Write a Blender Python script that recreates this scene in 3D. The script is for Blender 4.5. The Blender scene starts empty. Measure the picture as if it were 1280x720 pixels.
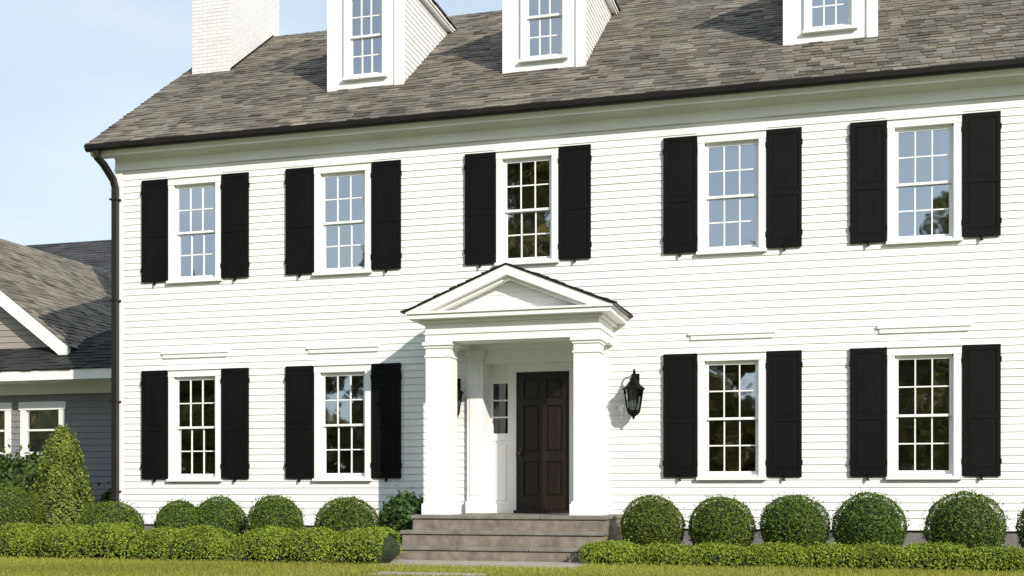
import bpy, math, random
import numpy as np
from mathutils import Vector, Matrix, noise

rng = np.random.default_rng(7)
random.seed(7)
scene = bpy.context.scene
COL = scene.collection

# ------------------------------------------------------------------ materials
def new_mat(name):
    m = bpy.data.materials.new(name); m.use_nodes = True
    nt = m.node_tree; nt.nodes.clear()
    out = nt.nodes.new('ShaderNodeOutputMaterial')
    return m, nt, out

def N(nt, t, **kw):
    n = nt.nodes.new(t)
    for k, v in kw.items(): setattr(n, k, v)
    return n

def paint(name, col, rough=0.5, var=0.05, scale=3.0, bump=0.15, bscale=60.0, stretch=(1,1,1), attr=None, spec=0.5, dirt=None):
    m, nt, out = new_mat(name)
    b = N(nt, 'ShaderNodeBsdfPrincipled')
    b.inputs['Roughness'].default_value = rough
    b.inputs['Specular IOR Level'].default_value = spec
    tc = N(nt, 'ShaderNodeTexCoord'); mp = N(nt, 'ShaderNodeMapping')
    mp.inputs['Scale'].default_value = stretch
    nt.links.new(tc.outputs['Object'], mp.inputs['Vector'])
    n1 = N(nt, 'ShaderNodeTexNoise'); n1.inputs['Scale'].default_value = scale; n1.inputs['Detail'].default_value = 6
    nt.links.new(mp.outputs[0], n1.inputs['Vector'])
    cr = N(nt, 'ShaderNodeValToRGB')
    lo = [c*(1-var) for c in col]; hi = [min(1, c*(1+var)) for c in col]
    if dirt: lo = list(dirt)
    cr.color_ramp.elements[0].color = (*lo, 1); cr.color_ramp.elements[0].position = 0.3
    cr.color_ramp.elements[1].color = (*hi, 1); cr.color_ramp.elements[1].position = 0.65
    nt.links.new(n1.outputs['Fac'], cr.inputs['Fac'])
    src = cr.outputs['Color']
    if attr:
        a = N(nt, 'ShaderNodeAttribute', attribute_name=attr)
        mx = N(nt, 'ShaderNodeMixRGB', blend_type='MULTIPLY'); mx.inputs[0].default_value = 1
        nt.links.new(a.outputs['Color'], mx.inputs[1]); nt.links.new(src, mx.inputs[2]); src = mx.outputs[0]
    nt.links.new(src, b.inputs['Base Color'])
    n2 = N(nt, 'ShaderNodeTexNoise'); n2.inputs['Scale'].default_value = bscale; n2.inputs['Detail'].default_value = 4
    nt.links.new(mp.outputs[0], n2.inputs['Vector'])
    bp = N(nt, 'ShaderNodeBump'); bp.inputs['Strength'].default_value = bump; bp.inputs['Distance'].default_value = 0.01
    nt.links.new(n2.outputs['Fac'], bp.inputs['Height']); nt.links.new(bp.outputs[0], b.inputs['Normal'])
    nt.links.new(b.outputs[0], out.inputs[0])
    return m

M_SIDING = paint('white_siding', (0.81,0.81,0.80), 0.55, 0.02, 1.2, 0.25, 25, (0.4,1,6), dirt=(0.765,0.765,0.755))
M_TRIM   = paint('white_trim', (0.81,0.81,0.80), 0.4, 0.02, 2, 0.08, 30)
M_BLACK  = paint('black_shutter_paint', (0.0028,0.0028,0.003), 0.6, 0.3, 4, 0.12, 50, (1,1,.3), spec=0.14)
M_GUTTER = paint('dark_bronze_metal', (0.014,0.012,0.011), 0.4, 0.2, 3, 0.05, 20, spec=.35)
M_DOOR   = paint('dark_stained_wood', (0.013,0.0075,0.005), 0.35, 0.45, 6, 0.2, 40, (6,6,.5))
M_BRASS  = paint('aged_bronze', (0.12,0.08,0.04), 0.35, 0.1); M_BRASS.node_tree.nodes['Principled BSDF'].inputs['Metallic'].default_value = 1
M_SHING  = paint('asphalt_shingle', (1,1,1), 0.9, 0.22, 1.4, 0.6, 160, attr='tint', dirt=(0.58,0.575,0.57))
M_FOUND  = paint('foundation_stone', (0.16,0.155,0.145), 0.85, 0.25, 4, 0.5, 30)
M_STONE  = paint('bluestone', (0.17,0.16,0.135), 0.75, 0.28, 5, 0.4, 45)
M_RISER  = paint('step_riser_stone', (0.19,0.165,0.13), 0.85, 0.3, 7, 0.5, 40)
M_WALK   = paint('walkway_stone', (0.34,0.31,0.26), 0.9, 0.15, 4, 0.3, 60)
M_ASPH   = paint('asphalt', (0.055,0.055,0.057), 0.9, 0.2, 3, 0.4, 80)
M_INT    = paint('interior_wall', (0.26,0.21,0.13), 0.9, 0.3, 2)
M_BLIND  = paint('window_blind', (0.70,0.68,0.62), 0.8, 0.08, 3, 0.3, 8, (.2,1,12))
M_GREYS  = paint('grey_siding', (0.20,0.20,0.21), 0.7, 0.08, 2, 0.2, 25, (.4,1,6))
M_TAUPE  = paint('taupe_siding', (0.30,0.27,0.24), 0.7, 0.08, 2, 0.2, 25, (.4,1,6))
M_SOIL   = paint('mulch', (0.035,0.024,0.016), 0.95, 0.5, 18, 1.0, 60)
M_BARK   = paint('bark', (0.14,0.11,0.08), 0.9, 0.4, 6, 0.8, 12, (1,1,.2))
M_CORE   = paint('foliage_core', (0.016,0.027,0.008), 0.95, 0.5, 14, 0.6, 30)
M_OPAL   = paint('frosted_lamp_glass', (0.6,0.57,0.5), 0.3, 0.05)

def brick_mat():
    m, nt, out = new_mat('white_painted_brick')
    b = N(nt,'ShaderNodeBsdfPrincipled'); b.inputs['Roughness'].default_value = .6
    tc = N(nt,'ShaderNodeTexCoord'); sep = N(nt,'ShaderNodeSeparateXYZ'); nt.links.new(tc.outputs['Object'], sep.inputs[0])
    add = N(nt,'ShaderNodeMath', operation='ADD'); nt.links.new(sep.outputs[0], add.inputs[0]); nt.links.new(sep.outputs[1], add.inputs[1])
    cmb = N(nt,'ShaderNodeCombineXYZ'); nt.links.new(add.outputs[0], cmb.inputs[0]); nt.links.new(sep.outputs[2], cmb.inputs[1])
    br = N(nt,'ShaderNodeTexBrick'); br.inputs['Scale'].default_value = 1
    br.inputs['Brick Width'].default_value = .21; br.inputs['Row Height'].default_value = .072; br.inputs['Mortar Size'].default_value = .006
    br.inputs['Color1'].default_value = (.78,.77,.76,1); br.inputs['Color2'].default_value = (.66,.65,.64,1); br.inputs['Mortar'].default_value = (.55,.54,.53,1)
    nt.links.new(cmb.outputs[0], br.inputs['Vector']); nt.links.new(br.outputs['Color'], b.inputs['Base Color'])
    bp = N(nt,'ShaderNodeBump', invert=True); bp.inputs['Strength'].default_value=.8; bp.inputs['Distance'].default_value=.012
    nt.links.new(br.outputs['Fac'], bp.inputs['Height']); nt.links.new(bp.outputs[0], b.inputs['Normal'])
    nt.links.new(b.outputs[0], out.inputs[0]); return m
M_BRICK = brick_mat()

def glass_mat(name='window_glass', base=.44, tint=(.76,.78,.72)):
    m, nt, out = new_mat(name)
    gl = N(nt,'ShaderNodeBsdfGlossy'); gl.inputs['Roughness'].default_value = .025; gl.inputs['Color'].default_value=(.93,.96,1,1)
    tr = N(nt,'ShaderNodeBsdfTransparent'); tr.inputs['Color'].default_value=(*tint,1)
    fr = N(nt,'ShaderNodeFresnel'); fr.inputs['IOR'].default_value = 1.5
    ma = N(nt,'ShaderNodeMath', operation='MULTIPLY_ADD'); ma.inputs[1].default_value = 1.2; ma.inputs[2].default_value = base
    nt.links.new(fr.outputs[0], ma.inputs[0])
    tc = N(nt,'ShaderNodeTexCoord'); no = N(nt,'ShaderNodeTexNoise'); no.inputs['Scale'].default_value = 2.5; no.inputs['Detail'].default_value = 1
    nt.links.new(tc.outputs['Object'], no.inputs['Vector'])
    bp = N(nt,'ShaderNodeBump'); bp.inputs['Strength'].default_value=.3; bp.inputs['Distance'].default_value=.008
    nt.links.new(no.outputs['Fac'], bp.inputs['Height']); nt.links.new(bp.outputs[0], gl.inputs['Normal'])
    mx = N(nt,'ShaderNodeMixShader'); nt.links.new(ma.outputs[0], mx.inputs[0]); nt.links.new(tr.outputs[0], mx.inputs[1]); nt.links.new(gl.outputs[0], mx.inputs[2])
    nt.links.new(mx.outputs[0], out.inputs[0]); return m
M_GLASS = glass_mat()
M_GLASS2 = glass_mat('sidelight_glass', .03, (.5,.52,.5))

def leaf_mat(name, col, trans=.3, rough=.5):
    m, nt, out = new_mat(name)
    a = N(nt,'ShaderNodeAttribute', attribute_name='tint')
    mx = N(nt,'ShaderNodeMixRGB', blend_type='MULTIPLY'); mx.inputs[0].default_value = 1
    mx.inputs[2].default_value = (*col,1); nt.links.new(a.outputs['Color'], mx.inputs[1])
    b = N(nt,'ShaderNodeBsdfPrincipled'); b.inputs['Roughness'].default_value = rough; b.inputs['Specular IOR Level'].default_value = .25
    nt.links.new(mx.outputs[0], b.inputs['Base Color'])
    t = N(nt,'ShaderNodeBsdfTranslucent'); nt.links.new(mx.outputs[0], t.inputs['Color'])
    s = N(nt,'ShaderNodeMixShader'); s.inputs[0].default_value = trans
    nt.links.new(b.outputs[0], s.inputs[1]); nt.links.new(t.outputs[0], s.inputs[2]); nt.links.new(s.outputs[0], out.inputs[0])
    return m
M_LEAF_BOX = leaf_mat('boxwood_leaves', (0.120,0.180,0.022))
M_LEAF_HEDGE = leaf_mat('hedge_leaves', (0.235,0.300,0.035))
M_LEAF_ARB = leaf_mat('arborvitae_leaves', (0.200,0.250,0.045))
M_LEAF_DARK = leaf_mat('laurel_leaves', (0.065,0.110,0.025))
M_LEAF_TREE = leaf_mat('tree_leaves', (0.26,0.235,0.09), .6)
M_GRASSB = leaf_mat('grass_blades', (0.270,0.310,0.060), .4)

def ground_mat():
    m, nt, out = new_mat('lawn')
    b = N(nt,'ShaderNodeBsdfPrincipled'); b.inputs['Roughness'].default_value=.95
    tc = N(nt,'ShaderNodeTexCoord')
    n1 = N(nt,'ShaderNodeTexNoise'); n1.inputs['Scale'].default_value=.6; n1.inputs['Detail'].default_value=8
    n2 = N(nt,'ShaderNodeTexNoise'); n2.inputs['Scale'].default_value=30; n2.inputs['Detail'].default_value=4
    for n in (n1,n2): nt.links.new(tc.outputs['Object'], n.inputs['Vector'])
    mm = N(nt,'ShaderNodeMath', operation='MULTIPLY_ADD'); mm.inputs[1].default_value=.5
    nt.links.new(n1.outputs['Fac'], mm.inputs[0])
    m3 = N(nt,'ShaderNodeMath', operation='MULTIPLY'); m3.inputs[1].default_value=.5; nt.links.new(n2.outputs['Fac'], m3.inputs[0]); nt.links.new(m3.outputs[0], mm.inputs[2])
    cr = N(nt,'ShaderNodeValToRGB'); cr.color_ramp.elements[0].color=(.11,.125,.035,1); cr.color_ramp.elements[0].position=.3
    cr.color_ramp.elements[1].color=(.22,.225,.085,1); cr.color_ramp.elements[1].position=.7
    nt.links.new(mm.outputs[0], cr.inputs[0]); nt.links.new(cr.outputs[0], b.inputs['Base Color']); nt.links.new(b.outputs[0], out.inputs[0]); return m
M_LAWN = ground_mat()

# ------------------------------------------------------------------ mesh builder
class MB:
    def __init__(s): s.v=[]; s.f=[]; s.m=[]; s.mats=[]; s.tint=[]
    def mi(s, mat):
        if mat not in s.mats: s.mats.append(mat)
        return s.mats.index(mat)
    def poly(s, pts, faces, mat, tint=(1,1,1)):
        b=len(s.v); s.v += [tuple(p) for p in pts]; s.tint += [tint]*len(pts)
        k=s.mi(mat)
        for f in faces: s.f.append([b+i for i in f]); s.m.append(k)
    def box(s, x0,x1,y0,y1,z0,z1, mat):
        p=[(x0,y0,z0),(x1,y0,z0),(x1,y1,z0),(x0,y1,z0),(x0,y0,z1),(x1,y0,z1),(x1,y1,z1),(x0,y1,z1)]
        s.poly(p,[(0,3,2,1),(4,5,6,7),(0,1,5,4),(1,2,6,5),(2,3,7,6),(3,0,4,7)],mat)
    def prism(s, pts2, a0, a1, mat, axis='Y'):
        n=len(pts2)
        if axis=='Y':
            p=[(x,a0,z) for x,z in pts2]+[(x,a1,z) for x,z in pts2]
        else:
            p=[(a0,y,z) for y,z in pts2]+[(a1,y,z) for y,z in pts2]
        f=[tuple(range(n)), tuple(range(2*n-1,n-1,-1))]
        for i in range(n):
            j=(i+1)%n; f.append((i,i+n,j+n,j))
        s.poly(p,f,mat)
    def lathe(s, cx,cy, prof, n, mat, rot=0, caps=True):
        pts=[]
        for r,z in prof:
            for i in range(n):
                a=rot+2*math.pi*i/n; pts.append((cx+r*math.cos(a),cy+r*math.sin(a),z))
        f=[]
        for k in range(len(prof)-1):
            for i in range(n):
                j=(i+1)%n; f.append((k*n+i,k*n+j,(k+1)*n+j,(k+1)*n+i))
        if caps: f.append(tuple(range(n-1,-1,-1))); f.append(tuple((len(prof)-1)*n+i for i in range(n)))
        s.poly(pts,f,mat)
    def tube(s, path, r0, r1, n, mat):
        P=[Vector(p) for p in path]; pts=[]
        for i,p in enumerate(P):
            d=(P[min(i+1,len(P)-1)]-P[max(i-1,0)]).normalized()
            up=Vector((1,0,0)) if abs(d.x)<.8 else Vector((0,1,0))
            a=d.cross(up).normalized(); b=d.cross(a)
            r=r0+(r1-r0)*i/(len(P)-1)
            for k in range(n):
                t=2*math.pi*k/n+math.pi/4; pts.append(tuple(p+(a*math.cos(t)+b*math.sin(t))*r))
        f=[]
        for i in range(len(P)-1):
            for k in range(n):
                j=(k+1)%n; f.append((i*n+k,i*n+j,(i+1)*n+j,(i+1)*n+k))
        f.append(tuple(range(n))); f.append(tuple((len(P)-1)*n+k for k in range(n-1,-1,-1)))
        s.poly(pts,f,mat)
    def obj(s, name, parent=None, bevel=0, fixn=True):
        me=bpy.data.meshes.new(name); me.from_pydata(s.v,[],s.f)
        for m in s.mats: me.materials.append(m)
        me.polygons.foreach_set('material_index', s.m)
        ca=me.color_attributes.new('tint','FLOAT_COLOR','POINT')
        t=np.ones((len(s.v),4),dtype=np.float32); t[:,:3]=np.array(s.tint); ca.data.foreach_set('color',t.ravel())
        me.update()
        if fixn:
            import bmesh
            bm=bmesh.new(); bm.from_mesh(me); bmesh.ops.recalc_face_normals(bm,faces=bm.faces); bm.to_mesh(me); bm.free()
        o=bpy.data.objects.new(name,me); COL.objects.link(o)
        if parent: o.parent=parent
        if bevel:
            b=o.modifiers.new('bevel','BEVEL'); b.width=bevel; b.segments=2; b.limit_method='ANGLE'
        return o

def empty(name):
    e=bpy.data.objects.new(name,None); COL.objects.link(e); e.empty_display_size=.5; return e

def quads_mesh(name, V, tint, mat, parent=None):
    n=len(V); me=bpy.data.meshes.new(name)
    me.vertices.add(n); me.vertices.foreach_set('co', V.astype(np.float32).ravel())
    me.loops.add(n); me.loops.foreach_set('vertex_index', np.arange(n,dtype=np.int32))
    me.polygons.add(n//4); me.polygons.foreach_set('loop_start', np.arange(0,n,4,dtype=np.int32))
    me.polygons.foreach_set('loop_total', np.full(n//4,4,dtype=np.int32))
    ca=me.color_attributes.new('tint','FLOAT_COLOR','POINT')
    t=np.ones((n,4),dtype=np.float32); t[:,:3]=tint; ca.data.foreach_set('color',t.ravel())
    me.materials.append(mat); me.update(); me.validate()
    o=bpy.data.objects.new(name,me); COL.objects.link(o)
    if parent: o.parent=parent
    return o

def leaf_quads(P, Nn, size, spread=.8, aspect=.55, tlo=.55, thi=1.35, warm=.15):
    n=len(P)
    d=Nn+rng.normal(0,spread,(n,3)); d/=np.linalg.norm(d,axis=1,keepdims=True)+1e-9
    r=rng.normal(0,1,(n,3)); a=np.cross(d,r); a/=np.linalg.norm(a,axis=1,keepdims=True)+1e-9
    b=np.cross(d,a)
    s=(size*rng.uniform(.6,1.3,n))[:,None]
    V=np.stack([P-a*s*.5, P+b*s*.5*aspect+d*s*.08, P+a*s*.5, P-b*s*.5*aspect+d*s*.08],1).reshape(-1,3)
    g=rng.uniform(tlo,thi,n); w=rng.uniform(-warm,warm,n)
    T=np.stack([g*(1+w),g,g*(1-w)],1)
    return V, np.repeat(T,4,axis=0)

def smooth3(P, f, seed=0):
    r=np.random.default_rng(seed); out=np.zeros(len(P))
    for k in range(6):
        w=r.normal(0,1,3); w/=np.linalg.norm(w); out+=np.sin((P@w)*f*r.uniform(.7,1.6)+r.uniform(0,6.28))
    return out/6

# ------------------------------------------------------------------ shingles and siding
def shingles(mb, O, U, V, L, H, base=(.20,.185,.165), exp=.14, clip=None, var=.22, wmin=.16, wmax=.36, dark=.12):
    O=Vector(O); U=Vector(U).normalized(); V=Vector(V).normalized(); W=U.cross(V).normalized()
    if W.z<0: W=-W
    nrow=int(math.ceil(H/exp))
    for r in range(nrow):
        v0=r*exp; v1=min(H,(r+1)*exp+.03)
        u0,u1=0,L
        if clip: u0,u1=clip(v0)
        u=u0-random.random()*.2
        while u<u1:
            w=random.uniform(wmin,wmax); a=max(u,u0); b=min(u+w-.006,u1); u+=w
            if b-a<.01: continue
            th=random.choice((.010,.014,.020,.026)); dv=random.uniform(-.018,.008)
            cl=noise.noise(Vector((u*.9,v0*1.6,3.1)))
            g=random.uniform(1-var,1+var)*(1+.35*cl)*(1.0 if random.random()>dark*(1+1.6*cl) else .55)
            wm=random.uniform(-.05,.07)
            c=(base[0]*g*(1+wm),base[1]*g,base[2]*g*(1-wm))
            p=[O+U*a+V*(v0+dv)+W*th, O+U*b+V*(v0+dv)+W*th, O+U*b+V*v1+W*.003, O+U*a+V*v1+W*.003, O+U*a+V*(v0+dv)-W*.002, O+U*b+V*(v0+dv)-W*.002]
            mb.poly(p,[(0,1,2,3),(4,5,1,0),(0,3,4),(1,5,2)],M_SHING,c)

def siding(mb, x0,x1,z0,z1,y, mat, openings=(), exp=.115, proj=.016, clipf=None):
    n=int(round((z1-z0)/exp)); e=(z1-z0)/n
    for i in range(n):
        a=z0+i*e; b=a+e; mid=(a+b)/2
        iv=[(x0,x1)] if not clipf else [clipf(mid)]
        for (ox0,ox1,oz0,oz1) in openings:
            if oz0<mid<oz1:
                new=[]
                for s,t in iv:
                    if ox1<=s or ox0>=t: new.append((s,t)); continue
                    if ox0>s: new.append((s,ox0))
                    if ox1<t: new.append((ox1,t))
                iv=new
        for s,t in iv:
            if t-s<.01: continue
            u=s
            while u<t-1e-4:
                w=min(random.uniform(2.4,4.2), t-u)
                if t-u-w<.5: w=t-u
                pj=proj+random.uniform(-.0015,.0015)
                p=[(u,y-pj,a),(u+w,y-pj,a),(u+w,y-.001,b),(u,y-.001,b),(u,y+.004,a),(u+w,y+.004,a)]
                mb.poly(p,[(0,1,2,3),(4,5,1,0)],mat)
                u+=w

# ================================================================== HOUSE
house=empty('white_colonial_house')
XL,XR=-12.35,3.0
WZ=[(1.23,3.14),(4.72,6.52)]
WX=[-10.77,-7.965,-4.745,-1.49,1.31]
wins=[]
for k,xc in enumerate(WX):
    for j,(a,b) in enumerate(WZ):
        if k==2 and j==0: continue
        wins.append((k,j,xc,a,b))
ops=[(xc-.47,xc+.47,a+.0,b-.0) for _,_,xc,a,b in wins]+[(-5.72,-3.48,.3,3.5)]
mb=MB(); siding(mb,XL+.11,XR-.11,.50,6.80,0,M_SIDING,ops,proj=.015)
mb.obj('clapboard_siding',house,fixn=False)

mb=MB()
TAN=.74; EY=-.45; EZ=7.12; RY=4.43; RZ=EZ+TAN*(RY-EY); BY=2*RY
for X,s in ((XL,-1),(XR,1)):
    n=55
    for i in range(n):
        a=.5+i*.18; b=a+.18
        def yr(z):
            lo=0 if z<7.3 else (z-EZ)/TAN+EY+.05
            return lo,BY-lo
        y0,y1=yr(b)
        if y1-y0<.1: break
        mb.poly([(X+s*.016,y0,a),(X+s*.016,y1,a),(X,y1,b),(X,y0,b),(X,y0,a),(X,y1,a)],[(0,1,2,3),(4,5,1,0)],M_SIDING)
mb.box(XL,XR,BY-.02,BY,.5,7.0,M_SIDING)
mb.obj('side_and_rear_walls',house)

mb=MB()
mb.box(XL+.02,-5.70,.02,.25,0,.498,M_FOUND); mb.box(-3.50,XR-.02,.02,.25,0,.498,M_FOUND)
mb.box(XL+.02,XL+.2,.25,BY-.1,0,.49,M_FOUND); mb.box(XR-.2,XR-.02,.25,BY-.1,0,.49,M_FOUND)
mb.obj('foundation',house)

mb=MB()
mb.box(XL-.02,XL+.12,-.03,.12,.48,6.75,M_TRIM); mb.box(XR-.12,XR+.02,-.03,.12,.48,6.75,M_TRIM)
mb.box(XL-.02,XR+.02,-.035,.02,6.752,6.985,M_TRIM)
mb.box(XL-.022,XR+.022,-.055,-.036,6.735,6.775,M_TRIM)
mb.prism([(-.036,6.90),(-.12,6.984),(-.036,6.984)],XL,XR,M_TRIM,'X')
mb.box(XL-.26,XR+.26,-.30,.0,6.986,7.02,M_TRIM)
mb.prism([(-.301,6.94),(-.34,6.94),(-.40,7.06),(-.301,7.06)],XL-.30,XR+.30,M_TRIM,'X')
mb.box(XL-.01,-5.74,-.03,.02,.43,.502,M_TRIM); mb.box(-3.46,XR+.01,-.03,.02,.43,.502,M_TRIM)
for X0,X1 in ((XL-.28,XL-.24),(XR+.24,XR+.28)):
    mb.prism([(EY+.1,EZ-.13),(RY,RZ-.19),(RY,RZ-.035),(EY+.1,EZ+.03)],X0,X1,M_TRIM,'X')
    mb.prism([(BY-EY-.02,EZ-.19),(RY,RZ-.19),(RY,RZ-.035),(BY-EY-.02,EZ-.035)],X0,X1,M_TRIM,'X')
for k in (0,1,3,4):
    xc=WX[k]
    mb.box(xc-.66,xc+.66,-.055,.0,3.43,3.475,M_TRIM); mb.box(xc-.63,xc+.63,-.035,.0,3.36,3.43,M_TRIM)
mb.obj('exterior_trim',house,bevel=.004)

mb=MB(); gy=.06
prof=[(-.472+gy,7.10),(-.472+gy,6.995),(-.52+gy,6.995),(-.56+gy,7.03),(-.575+gy,7.10),(-.567+gy,7.10),(-.55+gy,7.04),(-.516+gy,7.006),(-.482+gy,7.006),(-.482+gy,7.10)]
mb.prism(prof,XL-.32,XR+.32,M_GUTTER,'X')
x=XL-.31
while x<XR+.3:
    mb.box(x,x+.02,-.578+gy,-.47+gy,7.085,7.103,M_GUTTER); x+=.8
dx=XL+.03
mb.tube([(dx-.12,-.46,6.99),(dx-.12,-.46,6.88),(dx-.06,-.36,6.78),(dx,-.16,6.55),(dx,-.10,6.42),(dx,-.10,3.4),(dx,-.10,.35),(dx,-.16,.22),(dx,-.35,.12)],.068,.068,4,M_GUTTER)
for z in (6.2,4.4,2.6,1.0): mb.box(dx-.08,dx+.08,-.165,-.03,z,z+.03,M_GUTTER)
mb.obj('gutter_and_downspout',house)

mb=MB()
L=XR-XL+.6; H=math.hypot(RY-EY,RZ-EZ); vd=Vector((0,RY-EY,RZ-EZ)).normalized()
mb.prism([(EY,EZ-.03),(RY,RZ-.03),(RY,RZ-.001),(EY,EZ-.001)],XL-.3,XR+.3,M_GUTTER,'X')
mb.prism([(BY-EY,EZ-.03),(RY,RZ-.03),(RY,RZ-.001),(BY-EY,EZ-.001)],XL-.3,XR+.3,M_FOUND,'X')
mb.obj('roof_deck',house)
mb=MB()
shingles(mb,(XL-.31,EY-.03,EZ-.015),(1,0,0),vd,L+.02,H+.02,base=(.180,.162,.136),var=.28,dark=.15,wmin=.13,wmax=.32)
x=XL-.31
while x<XR+.3:
    g=random.uniform(.8,1.15); c=(.16*g,.145*g,.125*g)
    mb.poly([(x,RY-.14,RZ-.08),(x+.26,RY-.14,RZ-.075),(x+.26,RY,RZ+.035),(x,RY,RZ+.025),(x+.26,RY+.14,RZ-.075),(x,RY+.14,RZ-.08)],[(0,1,2,3),(3,2,4,5)],M_SHING,c); x+=.24
mb.obj('shingle_roof',house,fixn=False)

mb=MB()
mb.box(-12.40,-11.54,2.6,4.72,8.6,12.3,M_BRICK); mb.box(-12.46,-11.48,2.54,4.78,12.3,12.45,M_BRICK); mb.box(-12.5,-11.44,2.5,4.82,12.45,12.55,M_FOUND)
mb.box(-12.10,-11.84,3.0,3.3,12.55,12.9,M_FOUND); mb.box(-12.10,-11.84,3.9,4.2,12.55,12.9,M_FOUND)
mb.prism([(2.59,9.36),(4.43,10.73),(4.43,10.80),(2.59,9.44)],-11.538,-11.53,M_GUTTER,'X')
mb.obj('chimney',house,bevel=.008)

def add_window(name, xc, z0, z1, y, hw=.41, cas=.105, rows=2, blind=0, curtain=False, room=True, sill=True, roomd=1.6, rw=.5):
    mb=MB()
    o0,o1=xc-hw,xc+hw
    mb.box(o0-cas,o0,y-.045,y+.02,z0,z1-.115,M_TRIM); mb.box(o1,o1+cas,y-.045,y+.02,z0,z1-.115,M_TRIM)
    mb.box(o0-cas-.004,o1+cas+.004,y-.050,y+.02,z1-.114,z1-.0,M_TRIM)
    mb.box(o0-cas-.015,o1+cas+.015,y-.075,y+.02,z1+.001,z1+.03,M_TRIM)
    if sill: mb.box(o0-cas-.02,o1+cas+.02,y-.085,y+.10,z0-.045,z0-.001,M_TRIM)
    mb.box(o0-.02,o0+.018,y+.021,y+.16,z0,z1-.1,M_TRIM); mb.box(o1-.018,o1+.02,y+.021,y+.16,z0,z1-.1,M_TRIM)
    mb.box(o0,o1,y+.021,y+.16,z1-.135,z1-.10,M_TRIM); mb.box(o0,o1,y-.02,y+.16,z0,z0+.035,M_TRIM)
    a,b=o0+.018,o1-.018; lo,hi=z0+.035,z1-.135; mid=(lo+hi)/2
    for (s0,s1,yy) in ((mid-.02,hi,y+.025),(lo,mid+.02,y+.065)):
        st=.036
        mb.box(a,a+st,yy,yy+.035,s0,s1,M_TRIM); mb.box(b-st,b,yy,yy+.035,s0,s1,M_TRIM)
        bt=.055 if s0==lo else .038
        mb.box(a+st,b-st,yy+.001,yy+.034,s0,s0+bt,M_TRIM); mb.box(a+st,b-st,yy+.001,yy+.034,s1-.038,s1,M_TRIM)
        ga,gb,g0,g1=a+st,b-st,s0+bt,s1-.038
        cw=(gb-ga)/3; rh=(g1-g0)/rows
        for i in (1,2): mb.box(ga+cw*i-.010,ga+cw*i+.010,yy+.004,yy+.028,g0,g1,M_TRIM)
        for i in range(1,rows): mb.box(ga,gb,yy+.006,yy+.026,g0+rh*i-.010,g0+rh*i+.010,M_TRIM)
        for i in range(3):
            for j in range(rows):
                X0,X1,Z0,Z1=ga+cw*i,ga+cw*(i+1),g0+rh*j,g0+rh*(j+1)
                t=[random.uniform(-.0014,.0014) for _ in range(3)]; yg=yy+.016
                mb.poly([(X0,yg+t[0],Z0),(X1,yg+t[1],Z0),(X1,yg+t[1]+t[2],Z1),(X0,yg+t[0]+t[2],Z1)],[(0,1,2,3)],M_GLASS)
    if room:
        r0,r1,q0,q1=xc-hw-rw,xc+hw+rw,z0-.5*(rw/.5),z1+.15*(rw/.5); ya,yb=y+.17,y+roomd
        mb.poly([(r0,yb,q0),(r1,yb,q0),(r1,yb,q1),(r0,yb,q1),(r0,ya,q0),(r1,ya,q0),(r1,ya,q1),(r0,ya,q1)],
                [(0,1,2,3),(4,0,3,7),(1,5,6,2),(4,5,1,0),(3,2,6,7)],M_INT)
        mb.poly([(r0,ya,q0),(o0,ya,q0),(o0,ya,q1),(r0,ya,q1),(o1,ya,q0),(r1,ya,q0),(r1,ya,q1),(o1,ya,q1)],[(0,1,2,3),(4,5,6,7)],M_INT)
        mb.poly([(o0,ya,q0),(o1,ya,q0),(o1,ya,z0+.03),(o0,ya,z0+.03),(o0,ya,z1-.12),(o1,ya,z1-.12),(o1,ya,q1),(o0,ya,q1)],[(0,1,2,3),(4,5,6,7)],M_INT)
    if blind:
        zb2=hi-(hi-lo)*blind
        mb.box(a+.01,b-.01,y+.135,y+.14,zb2,hi,M_BLIND); mb.box(a+.01,b-.01,y+.130,y+.145,zb2-.03,zb2,M_BLIND)
    if curtain:
        for (c0,c1) in ((o0+.0,o0+.15),(o1-.15,o1-.0)):
            nn=16; pts=[];fs=[]
            for i in range(nn+1):
                xx=c0+(c1-c0)*i/nn; yy2=y+.22+.02*math.sin(i*1.7)
                pts+= [(xx,yy2,z0+.02),(xx,yy2,z1-.1)]
            for i in range(nn): fs.append((2*i,2*i+2,2*i+3,2*i+1))
            mb.poly(pts,fs,M_BLIND)
    return mb.obj(name,house,fixn=False,bevel=0)

for k,j,xc,a,b in wins:
    bl={(0,1):.30,(3,1):.24}.get((k,j),0)
    add_window('sash_window',xc,a,b,0,blind=bl,curtain=(j==1 and k in(4,)),roomd=1.1)

def shutter(x0,x1,z0,z1):
    mb=MB(); y1=-.018; y0=-.056+random.uniform(-.004,.004); st=.06
    mb.box(x0,x0+st,y0,y1,z0,z1,M_BLACK); mb.box(x1-st,x1,y0,y1,z0,z1,M_BLACK)
    zm=z0+(z1-z0)*.46
    for a,b in ((z0,z0+.11),(zm-.045,zm+.045),(z1-.08,z1)): mb.box(x0+st,x1-st,y0+.001,y1-.001,a,b,M_BLACK)
    for a,b in ((z0+.11,zm-.045),(zm+.045,z1-.08)):
        mb.box(x0+st,x1-st,y0+.008,y1-.001,a,b,M_BLACK)
        mb.box(x0+st+.03,x1-st-.03,y0+.004,y1-.002,a+.03,b-.03,M_BLACK)
    xc=(x0+x1)/2
    mb.box(xc-.010,xc+.010,y0-.02,y1,z0-.05,z0+.04,M_BLACK); mb.box(xc-.010,xc+.024,y0-.024,y0-.012,z0-.062,z0-.045,M_BLACK)
    for z in (z0+.22,z1-.22):
        for xx in (x0,x1): mb.box(xx-.012,xx+.012,y0-.006,y1,z-.04,z+.04,M_BLACK)
    return mb.obj('shutter',house,bevel=.004,fixn=False)
SW=.52
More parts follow.
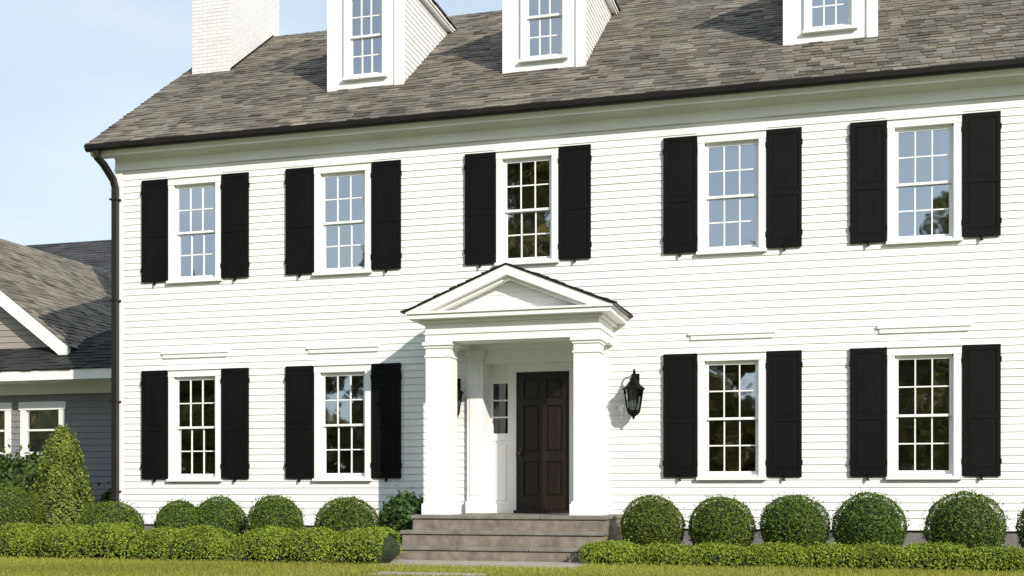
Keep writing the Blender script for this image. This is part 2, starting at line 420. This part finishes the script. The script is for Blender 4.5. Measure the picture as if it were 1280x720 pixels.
for k,j,xc,a,b in wins:
    shutter(xc-.53-SW,xc-.53,a,b+.01); shutter(xc+.53,xc+.53+SW,a,b+.01)

def dormer(xc):
    mb=MB(); yf=.93; hw=.70; ez=10.05; zt=8.17
    ye=(ez-EZ)/TAN+EY
    for s in (-1,1):
        X=xc+s*hw; n=22
        for i in range(n):
            a=7.9+i*.1; b=a+.1
            yb=(b-EZ)/TAN+EY+.1
            if b>ez+.03: break
            if yb<yf: yb=yf+.1
            mb.poly([(X+s*.014,yf+.05,a),(X+s*.014,yb,a),(X,yb,b),(X,yf+.05,b),(X,yf+.05,a),(X,yb,a)],[(0,1,2,3),(4,5,1,0)],M_SIDING)
    w=.40
    z0,z1=8.36,9.92
    mb.box(xc-hw-.02,xc-w+.03,yf-.0,yf+.06,zt-.12,ez,M_TRIM); mb.box(xc+w-.03,xc+hw+.02,yf-.0,yf+.06,zt-.12,ez,M_TRIM)
    mb.box(xc-w+.03,xc+w-.03,yf+.001,yf+.06,zt-.12,z0,M_TRIM); mb.box(xc-w+.03,xc+w-.03,yf+.001,yf+.06,z1-.05,ez,M_TRIM)
    for s in (-1,1):
        xa=xc+s*(hw-.06); mb.box(xa-.085,xa+.085,yf-.03,yf-.001,zt-.07,ez-.1,M_TRIM)
    ph=.5; mb.prism([(xc-hw-.02,ez+.001),(xc+hw+.02,ez+.001),(xc,ez+ph)],yf+.002,yf+.06,M_TRIM,'Y')
    ov=.10; sl=ph/hw
    mb.box(xc-hw-ov,xc-hw+.0,yf-.12,ye+.05,ez-.06,ez-.02,M_TRIM); mb.box(xc+hw,xc+hw+ov,yf-.12,ye+.05,ez-.06,ez-.02,M_TRIM)
    mb.box(xc-hw-ov,xc+hw+ov,yf-.13,yf-.001,ez-.10,ez-.021,M_TRIM)
    for s in (-1,1):
        e=(xc+s*(hw+ov+.02), ez-.019); r=(xc,ez-.019+sl*(hw+ov+.02))
        mb.prism([e,r,(r[0],r[1]+.10),(e[0],e[1]+.06)],yf-.15,yf-.0,M_TRIM,'Y')
        mb.prism([(e[0],e[1]+.0),(r[0],r[1]+.0),(r[0],r[1]+.12),(e[0],e[1]+.05)],yf+.0,4.5,M_TRIM,'Y')
        U=(0,1,0); Vv=Vector((-s*(hw+ov),0,sl*(hw+ov))).normalized()
        shingles(mb,(e[0]+s*.02,yf-.16,e[1]+.065),U,Vv,3.7,math.hypot(hw+ov,sl*(hw+ov))+.05,base=(.15,.14,.125))
    mb.obj('dormer',house,fixn=False)
    add_window('dormer_window',xc,z0-.02,z1,yf-.0,hw=.33,cas=.07,roomd=.9,rw=.28)
for xc in (-7.95,-4.70,-.03): dormer(xc)

# ---- portico
PC=-4.70
mb=MB()
def column(cx,cy):
    h=.195; z0=.65
    mb.box(cx-.245,cx+.245,cy-.245,cy+.245,z0,z0+.17,M_TRIM)
    mb.box(cx-.222,cx+.222,cy-.222,cy+.222,z0+.17,z0+.21,M_TRIM)
    mb.box(cx-h,cx+h,cy-h,cy+h,z0+.21,3.22,M_TRIM)
    mb.box(cx-.212,cx+.212,cy-.212,cy+.212,3.08,3.11,M_TRIM)
    mb.box(cx-.215,cx+.215,cy-.215,cy+.215,3.22,3.26,M_TRIM)
    mb.box(cx-.24,cx+.24,cy-.24,cy+.24,3.26,3.315,M_TRIM)
CY=-1.0
column(PC-1.17,CY); column(PC+1.17,CY)
hwB=1.17+.2
mb.box(PC-hwB,PC+hwB,CY-.205,CY+.205,3.316,3.60,M_TRIM)
for s in (-1,1):
    cx=PC+s*1.17; mb.box(cx-.2,cx+.2,CY+.206,-.002,3.316,3.60,M_TRIM)
mb.box(PC-hwB-.02,PC+hwB+.02,CY-.225,CY-.206,3.43,3.46,M_TRIM)
mb.box(PC-hwB-.02,PC-hwB-.001,CY-.205,-.02,3.43,3.46,M_TRIM); mb.box(PC+hwB+.001,PC+hwB+.02,CY-.205,-.02,3.43,3.46,M_TRIM)
mb.box(PC-.98,PC+.98,CY+.2,.40,3.50,3.54,M_TRIM)
mb.box(PC-hwB-.06,PC+hwB+.06,CY-.26,-.003,3.601,3.65,M_TRIM)
mb.box(PC-1.58,PC+1.58,-1.40,-.004,3.651,3.72,M_TRIM)
mb.box(PC-1.61,PC+1.61,-1.43,-.005,3.721,3.755,M_TRIM)
az=4.36; T=(az-3.70)/1.62
for s in (-1,1):
    mb.prism([(PC+s*1.62,3.757),(PC,az+.05),(PC,az-.10),(PC+s*1.24,3.757)],-1.42,-1.22,M_TRIM,'Y')
    mb.prism([(PC+s*1.50,3.757+.005),(PC,az-.06),(PC,az-.15),(PC+s*1.10,3.757+.005)],-1.33,-1.20,M_TRIM,'Y')
    mb.prism([(PC+s*1.66,3.757),(PC,az+.075),(PC,az+.052),(PC+s*1.62,3.752)],-1.44,-.002,M_GUTTER,'Y')
mb.prism([(PC-1.3,3.756),(PC+1.3,3.756),(PC,az-.08)],-1.15,-.01,M_TRIM,'Y')
siding(mb,0,0,3.757,az-.12,-1.155,M_SIDING,exp=.085,proj=.014,clipf=lambda z:(PC-(az-.06-z)/T,PC+(az-.06-z)/T))
mb.lathe(-4.70,-.60,[(.10,3.50),(.11,3.47),(.10,3.455)],16,M_GUTTER)
mb.lathe(-4.70,-.60,[(.09,3.455),(.095,3.40),(.06,3.345),(.015,3.33)],16,M_OPAL)
mb.obj('portico',house,bevel=.005,fixn=False)
mb=MB()
for s in (-1,1):
    O=(PC+s*1.67,-1.45,3.757); Vv=Vector((-s*1.62,0,az+.05-3.757)).normalized()
    shingles(mb,O,(0,1,0),Vv,1.44,1.79,base=(.045,.043,.042))
mb.obj('portico_roof',house,fixn=False)

# entrance
mb=MB()
for a,b in ((-5.75,-5.48),(-3.72,-3.45)):
    mb.box(a,b,-.075,.03,.65,3.315,M_TRIM); mb.box(a-.02,b+.02,-.10,.03,.651,.85,M_TRIM); mb.box(a-.02,b+.02,-.10,.03,3.20,3.316,M_TRIM)
    mb.box(a+.05,b-.05,-.085,-.07,.95,3.1,M_TRIM)
mb.box(-5.80,-3.40,-.07,.03,3.317,3.51,M_TRIM)
mb.box(-5.52,-5.478,.03,.36,.65,3.32,M_TRIM); mb.box(-3.722,-3.68,.03,.36,.65,3.32,M_TRIM)
mb.box(-5.48,-3.72,.03,.36,3.10,3.32,M_TRIM)
Y=.35
dl,dr=-5.03,-4.13
mb.box(-5.48,-5.43,Y,Y+.05,.65,3.12,M_TRIM); mb.box(-5.17,dl,Y-.02,Y+.05,.65,3.12,M_TRIM)
mb.box(dr,-4.0,Y-.02,Y+.05,.65,3.12,M_TRIM); mb.box(-3.77,-3.72,Y,Y+.05,.65,3.12,M_TRIM)
mb.box(dl,dr,Y-.019,Y+.05,2.98,3.12,M_TRIM)
for a,b in ((-5.43,-5.17),(-4.0,-3.77)):
    mb.box(a,b,Y+.002,Y+.05,.65,.80,M_TRIM); mb.box(a,b,Y+.002,Y+.05,1.85,1.97,M_TRIM); mb.box(a,b,Y+.002,Y+.05,2.80,3.12,M_TRIM)
    mb.box(a,b,Y+.025,Y+.05,.80,1.85,M_TRIM); mb.box(a+.04,b-.04,Y+.008,Y+.03,.86,1.79,M_TRIM)
    mb.poly([(a,Y+.03,1.97),(b,Y+.03,1.97),(b,Y+.03,2.80),(a,Y+.03,2.80)],[(0,1,2,3)],M_GLASS2)
    for z in (2.24,2.52): mb.box(a,b,Y+.015,Y+.04,z-.012,z+.012,M_TRIM)
    mb.poly([(a-.1,Y+.06,1.7),(b+.1,Y+.06,1.7),(b+.1,Y+.06,3.0),(a-.1,Y+.06,3.0),(a-.1,Y+.9,1.7),(b+.1,Y+.9,1.7),(b+.1,Y+.9,3.0),(a-.1,Y+.9,3.0)],[(4,5,6,7),(0,4,7,3),(1,5,6,2),(0,1,5,4),(3,2,6,7)],M_INT)
mb.box(-5.48,-3.72,-.01,.42,.60,.652,M_STONE); mb.box(dl-.03,dr+.03,Y-.08,Y+.03,.653,.70,M_DOOR)
d0,d1,z0,z1=dl+.005,dr-.005,.705,2.975; yd=Y+.02
st=.12
mb.box(d0,d0+st,yd,yd+.045,z0,z1,M_DOOR); mb.box(d1-st,d1,yd,yd+.045,z0,z1,M_DOOR)
cx=(d0+d1)/2; mb.box(cx-.055,cx+.055,yd+.001,yd+.044,z0,z1,M_DOOR)
rails=[(z0,z0+.22),(1.50,1.66),(2.42,2.53),(z1-.12,z1)]
for a,b in rails: mb.box(d0+st,d1-st,yd+.002,yd+.043,a,b,M_DOOR)
for i in range(3):
    for a,b in ((d0+st,cx-.055),(cx+.055,d1-st)):
        mb.box(a,b,yd+.030,yd+.042,rails[i][1],rails[i+1][0],M_DOOR)
        mb.box(a+.035,b-.035,yd+.008,yd+.034,rails[i][1]+.035,rails[i+1][0]-.035,M_DOOR)
mb.lathe(d0+.065,yd-.05,[(.012,1.60),(.03,1.615),(.035,1.64),(.03,1.665),(.012,1.68)],12,M_BRASS)
mb.box(d0+.045,d0+.085,yd-.012,yd,1.54,1.74,M_BRASS); mb.box(d0+.055,d0+.075,yd-.05,yd,1.63,1.65,M_BRASS)
mb.obj('front_entrance',house,bevel=.004,fixn=False)

def lantern(X,Z):
    mb=MB(); cy=-.22; k=1.28
    def z(v): return Z+v*k
    mb.box(X-.06,X+.06,-.035,-.012,z(-.10),z(.26),M_BLACK)
    mb.tube([(X,-.03,z(.18)),(X,-.10,z(.27)),(X,-.17,z(.30)),(X,cy,z(.26)),(X,cy,z(.20))],.016,.014,6,M_BLACK)
    mb.tube([(X,-.03,z(-.02)),(X,-.09,z(-.10)),(X,-.15,z(-.22)),(X,cy,z(-.29))],.014,.012,6,M_BLACK)
    mb.lathe(X,cy,[(.010,z(.25)),(.025,z(.215)),(.04,z(.20)),(.055,z(.17)),(.12,z(.10)),(.180,z(.065)),(.180,z(.05)),(.14,z(.05))][::-1],6,M_BLACK,caps=False)
    mb.lathe(X,cy,[(.088,z(-.24)),(.10,z(-.225)),(.10,z(-.20))],6,M_BLACK)
    mb.lathe(X,cy,[(.012,z(-.31)),(.025,z(-.28)),(.088,z(-.24))],6,M_BLACK)
    for i in range(6):
        a=2*math.pi*i/6
        c,s=math.cos(a),math.sin(a)
        mb.tube([(X+.097*c,cy+.097*s,z(-.21)),(X+.150*c,cy+.150*s,z(.055))],.013,.013,4,M_BLACK)
    mb.lathe(X,cy,[(.090,z(-.20)),(.142,z(.05))],6,M_GLASS2,caps=False)
    for q in (-.03,.03): mb.lathe(X+q,cy,[(.014,z(-.20)),(.014,z(-.08))],8,M_OPAL)
    return mb.obj('wall_lantern',fixn=False)
lantern(-2.98,2.53); lantern(-5.94,2.53)

mb=MB()
def step(x0,x1,y0,y1,zb,zt):
    mb.box(x0+.03,x1-.03,y0+.03,y1,zb,zt-.055,M_RISER)
    n=3; w=(x1-x0)/n
    for i in range(n): mb.box(x0+w*i+.003,x0+w*(i+1)-.003,y0,y1,zt-.054,zt,M_STONE)
step(-6.17,-3.14,-1.60,-.02,0,.65); step(-6.20,-3.11,-1.97,-1.601,0,.43); step(-6.24,-3.07,-2.34,-1.971,0,.215)
mb.obj('front_steps',bevel=.008)

# ================================================================== NEIGHBOUR
nb=empty('neighbor_house')
mb=MB()
NY=3.0
siding(mb,-24,-13.7,.4,3.45,NY,M_GREYS,[(-18.35,-17.0,.9,2.75),(-16.75,-15.65,.9,2.75)],exp=.13)
siding(mb,0,0,3.95,7.0,NY+.0,M_TAUPE,exp=.13,clipf=lambda z:(-19.5-(7.05-z)/.75,-19.5+(7.05-z)/.75))
mb.box(-24,-13.7,NY+.02,NY+.2,0,.4,M_FOUND)
mb.box(-13.72,-13.70,NY,14,0,3.9,M_GREYS)
mb.obj('siding',nb,fixn=False)
mb=MB()
s=.75; pk=(-19.5,7.15)
for sg in (-1,1):
    e=(pk[0]+sg*4.15,pk[1]-s*4.15)
    mb.prism([e,pk,(pk[0],pk[1]-.34),(e[0]-sg*.0,e[1]-.34)],NY-.32,NY-.24,M_TRIM,'Y')
    mb.prism([(e[0],e[1]-.3),(pk[0],pk[1]-.3),(pk[0],pk[1]-.26),(e[0],e[1]-.26)],NY-.24,NY,M_TRIM,'Y')
    mb.prism([e,pk,(pk[0],pk[1]-.05),(e[0],e[1]-.05)],NY-.24,13,M_FOUND,'Y')
mb.box(-24.2,-13.4,NY-.78,NY-.74,3.30,3.50,M_TRIM); mb.box(-24.2,-13.4,NY-.74,NY,3.30,3.33,M_TRIM); mb.box(-24,-13.7,NY-.04,NY-.001,3.08,3.30,M_TRIM)
mb.box(-13.86,-13.68,NY-.04,NY,.4,3.08,M_TRIM)
for a,b in ((-18.35,-17.0),(-16.75,-15.65)):
    mb.box(a,a+.14,NY-.04,NY+.02,.9,2.75,M_TRIM); mb.box(b-.14,b,NY-.04,NY+.02,.9,2.75,M_TRIM)
    mb.box(a-.03,b+.03,NY-.05,NY+.02,2.75,2.92,M_TRIM); mb.box(a-.05,b+.05,NY-.08,NY+.02,.82,.90,M_TRIM)
    m_=(a+b)/2; mb.box(a+.14,b-.14,NY-.01,NY+.03,1.80,1.86,M_TRIM)
    mb.box(a+.14,b-.14,NY-.01,NY+.03,2.30,2.34,M_TRIM)
    mb.poly([(a+.14,NY+.02,.9),(b-.14,NY+.02,.9),(b-.14,NY+.02,2.75),(a+.14,NY+.02,2.75)],[(0,1,2,3)],M_GLASS)
    mb.box(a,b,NY+.12,NY+.14,1.8,2.75,M_BLIND); mb.box(a-.2,b+.2,NY+.5,NY+.52,.5,2.9,M_INT)
mb.obj('trim_and_windows',nb,fixn=False)
mb=MB()
vd2=Vector((0,.82,.55)).normalized()
mb.poly([(-24.2,NY-.8,3.505),(-13.4,NY-.8,3.505),(-13.4,NY+.05,4.07),(-24.2,NY+.05,4.07)],[(0,1,2,3)],M_FOUND)
shingles(mb,(-24.2,NY-.82,3.51),(1,0,0),vd2,10.8,1.02,base=(.028,.028,.028))
for sg in (1,-1):
    e=(pk[0]+sg*4.2,pk[1]-s*4.2)
    Vv=Vector((-sg*1,0,s)).normalized()
    shingles(mb,(e[0],NY-.34,e[1]+.02),(0,1,0),Vv,10.4,5.25,base=(.21,.19,.155),exp=.16)
mb.obj('shingle_roof',nb,fixn=False)
mb=MB()
mb.poly([(-15.6,NY+.05,4.07),(-13.4,NY+.05,4.07),(-13.4,9,6.2),(-15.6,9,6.2)],[(0,1,2,3)],M_FOUND)
shingles(mb,(-15.7,NY+.0,4.06),(1,0,0),Vector((0,5.95,2.13)).normalized(),2.3,6.3,base=(.035,.035,.036))
mb.box(-32,-14,14,22,0,6.4,M_GREYS)
mb.prism([(13.6,6.75),(18,10.0),(22.4,6.75)],-32.3,-13.7,M_FOUND,'X')
shingles(mb,(-32.3,13.55,6.76),(1,0,0),Vector((0,4.4,3.25)).normalized(),18.6,5.5,base=(.045,.047,.052),exp=.2,wmin=.3,wmax=.6)
mb.obj('rear_block',nb,fixn=False)

# ================================================================== GROUND
def sheet(name,x0,x1,y0,y1,z,mat):
    mb=MB(); mb.poly([(x0,y0,z),(x1,y0,z),(x1,y1,z),(x0,y1,z)],[(0,1,2,3)],mat); return mb.obj(name,fixn=False)
sheet('ground',-400,400,-400,400,0,M_LAWN)
sheet('road',-400,400,-36,-28,.008,M_ASPH)
mb=MB(); mb.box(-400,400,-28.0,-27.85,0,.13,M_WALK); mb.box(-400,400,-36.15,-36.0,0,.13,M_WALK); mb.obj('kerb',fixn=False)
mb=MB(); mb.box(-400,400,-26.6,-25.2,0,.03,M_WALK); mb.obj('sidewalk',fixn=False)
mb=MB()
mb.poly([(-16,-3.55,.004),(-6.26,-3.55,.004),(-6.26,.02,.004),(-16,.02,.004)],[(0,1,2,3)],M_SOIL)
mb.poly([(-3.05,-2.78,.004),(5,-2.78,.004),(5,.02,.004),(-3.05,.02,.004)],[(0,1,2,3)],M_SOIL)
mb.obj('planting_bed',fixn=False)
mb=MB()
yy=-2.36
while yy>-3.4:
    mb.box(-6.1,-4.68,yy-.58,yy-.01,.0,.02,M_WALK); mb.box(-4.66,-3.2,yy-.58,yy-.01,.0,.022,M_WALK); yy-=.6
for i in range(9):
    y0=-4.75-i*.85; mb.box(-5.35+.05*math.sin(i*2.3),-4.0+.05*math.sin(i*3.1),y0-.5,y0,0,.018,M_WALK)
mb.obj('walkway',bevel=.006)

def grass():
    n=170000
    x=rng.uniform(-15.5,4.5,n); y=rng.uniform(-8.0,-2.6,n)
    keep=~(((x>-6.12)&(x<-3.18)&(y>-3.56)) | ((x>-5.4)&(x<-3.95)&(y<-4.74)&(((-4.75-y)%.85)<.5)) | ((y>-3.52)&(x<-6.2)) | ((y>-2.8)&(x>-3.1)))
    x=x[keep]; y=y[keep]; n=len(x)
    h=rng.uniform(.03,.065,n); a=rng.uniform(0,6.28,n); w=.004
    bx=np.cos(a)*w; by=np.sin(a)*w; lx=rng.normal(0,.02,n); ly=rng.normal(0,.02,n)
    z=np.zeros(n)
    V=np.stack([np.stack([x-bx,y-by,z],1),np.stack([x+bx,y+by,z],1),np.stack([x+lx+bx*.3,y+ly+by*.3,h],1),np.stack([x+lx-bx*.3,y+ly-by*.3,h],1)],1).reshape(-1,3)
    g=rng.uniform(.6,1.35,n)*(1+.25*smooth3(np.stack([x,y,z],1),1.2,3)); wv=rng.uniform(-.1,.3,n)
    T=np.repeat(np.stack([g*(1+wv),g,g*(1-wv)],1),4,axis=0)
    quads_mesh('grass',V,T,M_GRASSB)
grass()

# ================================================================== SHRUBS
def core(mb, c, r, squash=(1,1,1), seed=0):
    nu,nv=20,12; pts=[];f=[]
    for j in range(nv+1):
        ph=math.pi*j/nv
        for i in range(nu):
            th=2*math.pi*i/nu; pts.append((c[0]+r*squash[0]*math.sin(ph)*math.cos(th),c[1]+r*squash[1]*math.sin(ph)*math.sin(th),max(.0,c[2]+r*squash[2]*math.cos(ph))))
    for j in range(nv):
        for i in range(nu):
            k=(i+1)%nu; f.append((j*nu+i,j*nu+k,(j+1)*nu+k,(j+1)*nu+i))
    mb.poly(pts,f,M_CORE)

def ball(x,y,r,h=None,name='boxwood_shrub',mat=M_LEAF_BOX,n=9500,size=.034,seed=1,lump=.06,rag=.05):
    p=empty(name); h=h or 2*r
    sq=h/(2*r); cz=h*.5+.02
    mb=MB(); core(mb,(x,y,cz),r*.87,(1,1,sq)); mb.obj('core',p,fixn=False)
    D=rng.normal(0,1,(n,3)); D/=np.linalg.norm(D,axis=1,keepdims=True)
    rr=r*(1+lump*smooth3(D,5,seed)+.6*lump*smooth3(D,13,seed+5))*(1-np.abs(rng.normal(0,.04,n)))+np.maximum(0,rng.normal(0,rag,n)-rag)*r*2
    P=D*rr[:,None]*np.array([1,1,sq])+np.array([x,y,cz])
    k=P[:,2]>.01; P=P[k]; D=D[k]
    V,T=leaf_quads(P,D,size,.75)
    D4=np.repeat(D,4,axis=0)
    s=1+.22*smooth3(D4,9,seed+9)+.18*smooth3(D4,20,seed+4)
    hue=1+.10*math.sin(seed*1.7)
    quads_mesh('leaves',V,T*s[:,None]*np.array([hue,1,1]),mat,p); return p

for i,(x,y,r,h) in enumerate([(-2.53,-1.3,.47,.93),(-1.53,-1.3,.47,.92),(-.51,-1.32,.48,.95),(.50,-1.3,.49,.97),(1.74,-1.3,.52,.98),(2.9,-1.3,.5,.96),
        (-7.33,-1.3,.50,.90),(-8.57,-1.3,.45,.93),(-9.60,-1.25,.44,.90),(-10.12,-1.6,.38,.84),(-11.50,-1.4,.52,.82),(-13.40,-1.6,.55,1.08)]):
    ball(x,y,r,h,seed=i*3+1)
ball(-6.50,-.9,.42,.92,name='laurel_shrub',mat=M_LEAF_DARK,n=2600,size=.085,seed=77,lump=.16,rag=.10)

def hedge(x0,x1,y0,y1,h,pitch,n,seed,dip=.26):
    p=empty('boxwood_hedge'); L=x1-x0; hwid=(y1-y0)/2; yc=(y0+y1)/2
    r=np.random.default_rng(seed)
    nc=int(L/pitch); cxs=x0+(np.arange(nc)+.5)*L/nc+r.normal(0,pitch*.12,nc); hs=h*(1+r.uniform(-.10,.10,nc)); ws=hwid*(1+r.uniform(-.12,.1,nc))
    t=rng.uniform(0,1,n)*L+x0; ang=rng.uniform(0,math.pi,n)
    d=np.abs(t[:,None]-cxs[None,:]); k=d.argmin(1); dd=d[np.arange(n),k]/(L/nc/2)
    prof=1-dip*np.clip(dd,0,1.2)**2.4
    e=.62
    cy=np.sign(np.cos(ang))*np.abs(np.cos(ang))**e; sz=np.abs(np.sin(ang))**e
    Y=yc+cy*ws[k]*(.72+.28*prof); Z=sz*hs[k]*prof
    P=np.stack([t,Y,Z],1)
    Nn=np.stack([(t-cxs[k])/(L/nc)*.8,np.cos(ang),np.sin(ang)],1); Nn/=np.linalg.norm(Nn,axis=1,keepdims=True)
    off=.035*smooth3(P,9,seed)+.015*smooth3(P,25,seed+1)-np.abs(rng.normal(0,.02,n))+np.maximum(0,rng.normal(0,.03,n)-.03)
    P=P+Nn*off[:,None]; P[:,2]=np.maximum(P[:,2],.01)
    V,T=leaf_quads(P,Nn,.036,.8)
    s=1+.25*smooth3(np.repeat(P,4,axis=0),7,seed+3)
    quads_mesh('leaves',V,T*s[:,None],M_LEAF_HEDGE,p)
    mb=MB()
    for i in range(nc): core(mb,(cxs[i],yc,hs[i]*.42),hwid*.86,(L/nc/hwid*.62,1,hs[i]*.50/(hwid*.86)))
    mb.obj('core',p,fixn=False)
hedge(-16.2,-5.85,-3.55,-2.75,.50,.78,64000,11,.22)
hedge(-3.30,4.6,-2.72,-2.15,.31,.70,42000,12,.12)

def cone_shrub(x,y,R,Hh,name,mat,n,size,seed):
    p=empty(name); z=rng.uniform(0,1,n)**1.15; a=rng.uniform(0,2*math.pi,n)
    prof=np.power(np.clip(1-z,0,1),.5)*(.8+.2*np.minimum(1,z*6))
    D=np.stack([np.cos(a),np.sin(a),.45+0*a],1)
    Q=np.stack([np.cos(a),np.sin(a),z*3],1)
    rr=R*prof*(1+.30*smooth3(Q,4,seed)+.24*smooth3(Q,10,seed+2))*(1-np.abs(rng.normal(0,.12,n)))
    P=np.stack([x+np.cos(a)*rr,y+np.sin(a)*rr,z*Hh+rng.normal(0,.05,n)+.02],1)
    D=D+np.array([0,0,.4]); D/=np.linalg.norm(D,axis=1,keepdims=True)
    V,T=leaf_quads(P,D,size,.6,.4)
    s=1+.45*smooth3(np.repeat(Q,4,axis=0),7,seed+3)
    quads_mesh('leaves',V,T*s[:,None],mat,p)
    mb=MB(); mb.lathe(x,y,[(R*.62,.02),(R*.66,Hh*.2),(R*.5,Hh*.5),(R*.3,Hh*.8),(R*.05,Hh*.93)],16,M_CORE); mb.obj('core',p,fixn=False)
cone_shrub(-13.35,-.2,.66,2.10,'arborvitae_shrub',M_LEAF_ARB,15000,.068,5)
ball(-14.6,.6,.75,1.65,name='laurel_shrub',mat=M_LEAF_DARK,n=5000,size=.11,seed=31,lump=.2,rag=.12)
ball(-15.9,.8,.85,1.75,name='laurel_shrub',mat=M_LEAF_DARK,n=5000,size=.11,seed=33,lump=.2,rag=.12)
ball(-12.95,1.2,.5,1.1,name='laurel_shrub',mat=M_LEAF_DARK,n=3000,size=.09,seed=35,lump=.2,rag=.12)
ball(-17.3,.5,.8,1.5,name='laurel_shrub',mat=M_LEAF_DARK,n=4000,size=.11,seed=37,lump=.2,rag=.12)

# ================================================================== TREES across the street (seen in window glass)
def tree_mesh(seed,Hh,R):
    r=np.random.default_rng(seed); mb=MB()
    mb.tube([(0,0,0),(.1,.05,Hh*.2),(.0,.15,Hh*.45),(.15,0,Hh*.75)],Hh*.022,Hh*.006,8,M_BARK)
    cl=[]
    for i in range(30):
        z=Hh*r.uniform(.26,.93); a=r.uniform(0,6.28); k=math.sin(min(1,(1-z/Hh)*1.5+.12)*math.pi*.5)
        d=R*k*r.uniform(.25,.85); c=(d*math.cos(a),d*math.sin(a),z); cl.append((c,R*r.uniform(.24,.40)))
        zb=z*.62; mb.tube([(0,.1,zb),(c[0]*.5,c[1]*.5,(zb+z)/2+.3),c],Hh*.007,Hh*.002,5,M_BARK)
    P=[];D=[]
    for c,rad in cl:
        n=400; d=r.normal(0,1,(n,3)); d/=np.linalg.norm(d,axis=1,keepdims=True); q=d*(rad*r.uniform(.45,1.05,n))[:,None]*np.array([1,1,.75])+np.array(c)
        P.append(q);D.append(d)
    P=np.concatenate(P);D=np.concatenate(D)
    V,T=leaf_quads(P,D,.46,.8,.6,.5,1.4,.2)
    return mb,V,T
def place_tree(seed,Hh,R,locs):
    mb,V,T=tree_mesh(seed,Hh,R)
    tr=mb.obj('trunk',fixn=False); lv=quads_mesh('crown',V,T,M_LEAF_TREE)
    first=True
    for (x,y,sc,rz) in locs:
        p=empty('deciduous_tree'); p.location=(x,y,0); p.scale=(sc,sc,sc); p.rotation_euler=(0,0,rz)
        if first: tr.parent=p; lv.parent=p; first=False
        else:
            for o in (tr,lv):
                c=o.copy(); COL.objects.link(c); c.parent=p
place_tree(101,16,5.2,[(-46,-52,1.05,0),(-18,-50,1.5,1),(-28,-56,1.2,3),(-2,-54,1.05,2.1),(9,-53,1.15,4),(-70,-60,1.1,.6)])
place_tree(202,13,5.0,[(-37,-49,1.1,0),(-9,-56,1.25,2),(4,-50,.95,1),(-56,-55,1.15,3),(22,-52,1.2,.4),(-24,-62,1.5,2)])
def far_mass():
    n=42000; a=rng.uniform(-120,80,n); base=10.5+2.2*np.sin(a*.21)+1.6*np.sin(a*.53+1)
    z=base*rng.uniform(0,1,n)**.9; y=-74+rng.normal(0,2.2,n)*(1.1-z/(base+2))
    P=np.stack([a,y,z],1); D=np.tile(np.array([0,1,.4]),(n,1))
    V,T=leaf_quads(P,D,1.1,.8,.7,.5,1.3,.2); quads_mesh('distant_trees',V,T,M_LEAF_TREE)
far_mass()

# ================================================================== LIGHT
to_sun=Vector((0.66,-0.62,0.44)).normalized()
el=math.asin(to_sun.z); rot=math.atan2(to_sun.x,to_sun.y)
w=bpy.data.worlds.new('World'); scene.world=w; w.use_nodes=True; nt=w.node_tree; nt.nodes.clear()
sky=N(nt,'ShaderNodeTexSky',sky_type='NISHITA'); sky.sun_disc=False; sky.sun_elevation=el; sky.sun_rotation=rot; sky.dust_density=.8; sky.air_density=1.0
tc=N(nt,'ShaderNodeTexCoord'); mp=N(nt,'ShaderNodeMapping'); mp.inputs['Scale'].default_value=(1,1,3.0); mp.inputs['Location'].default_value=(.4,.2,.1)
nt.links.new(tc.outputs['Generated'],mp.inputs['Vector'])
no=N(nt,'ShaderNodeTexNoise'); no.inputs['Scale'].default_value=2.2; no.inputs['Detail'].default_value=6; no.inputs['Roughness'].default_value=.5
nt.links.new(mp.outputs[0],no.inputs['Vector'])
cr=N(nt,'ShaderNodeValToRGB'); cr.color_ramp.elements[0].position=.38; cr.color_ramp.elements[0].color=(.55,.55,.55,1); cr.color_ramp.elements[1].position=.68; cr.color_ramp.elements[1].color=(.95,.95,.95,1)
nt.links.new(no.outputs['Fac'],cr.inputs[0])
mx=N(nt,'ShaderNodeMixRGB'); mx.inputs[2].default_value=(5.5,6.4,7.2,1)
nt.links.new(cr.outputs[0],mx.inputs[0]); nt.links.new(sky.outputs[0],mx.inputs[1])
bg=N(nt,'ShaderNodeBackground'); bg.inputs['Strength'].default_value=.148; nt.links.new(mx.outputs[0],bg.inputs['Color'])
ow=N(nt,'ShaderNodeOutputWorld'); nt.links.new(bg.outputs[0],ow.inputs[0])
sd=bpy.data.lights.new('sun','SUN'); sd.energy=5.0; sd.angle=math.radians(.6); sd.color=(1,.93,.83)
so=bpy.data.objects.new('sun',sd); COL.objects.link(so); so.rotation_euler=to_sun.to_track_quat('Z','Y').to_euler(); so.location=(20,-30,25)

# ================================================================== CAMERA
cd=bpy.data.cameras.new('camera'); cam=bpy.data.objects.new('camera',cd); COL.objects.link(cam)
cam.location=(0,-18.1,1.0); cam.rotation_euler=(math.radians(90),0,math.radians(15.46))
cd.lens=40.67; cd.sensor_width=36; cd.shift_y=255/1280; cd.clip_end=2000
scene.camera=cam
scene.view_settings.view_transform='Standard'; scene.view_settings.look='None'; scene.view_settings.exposure=0
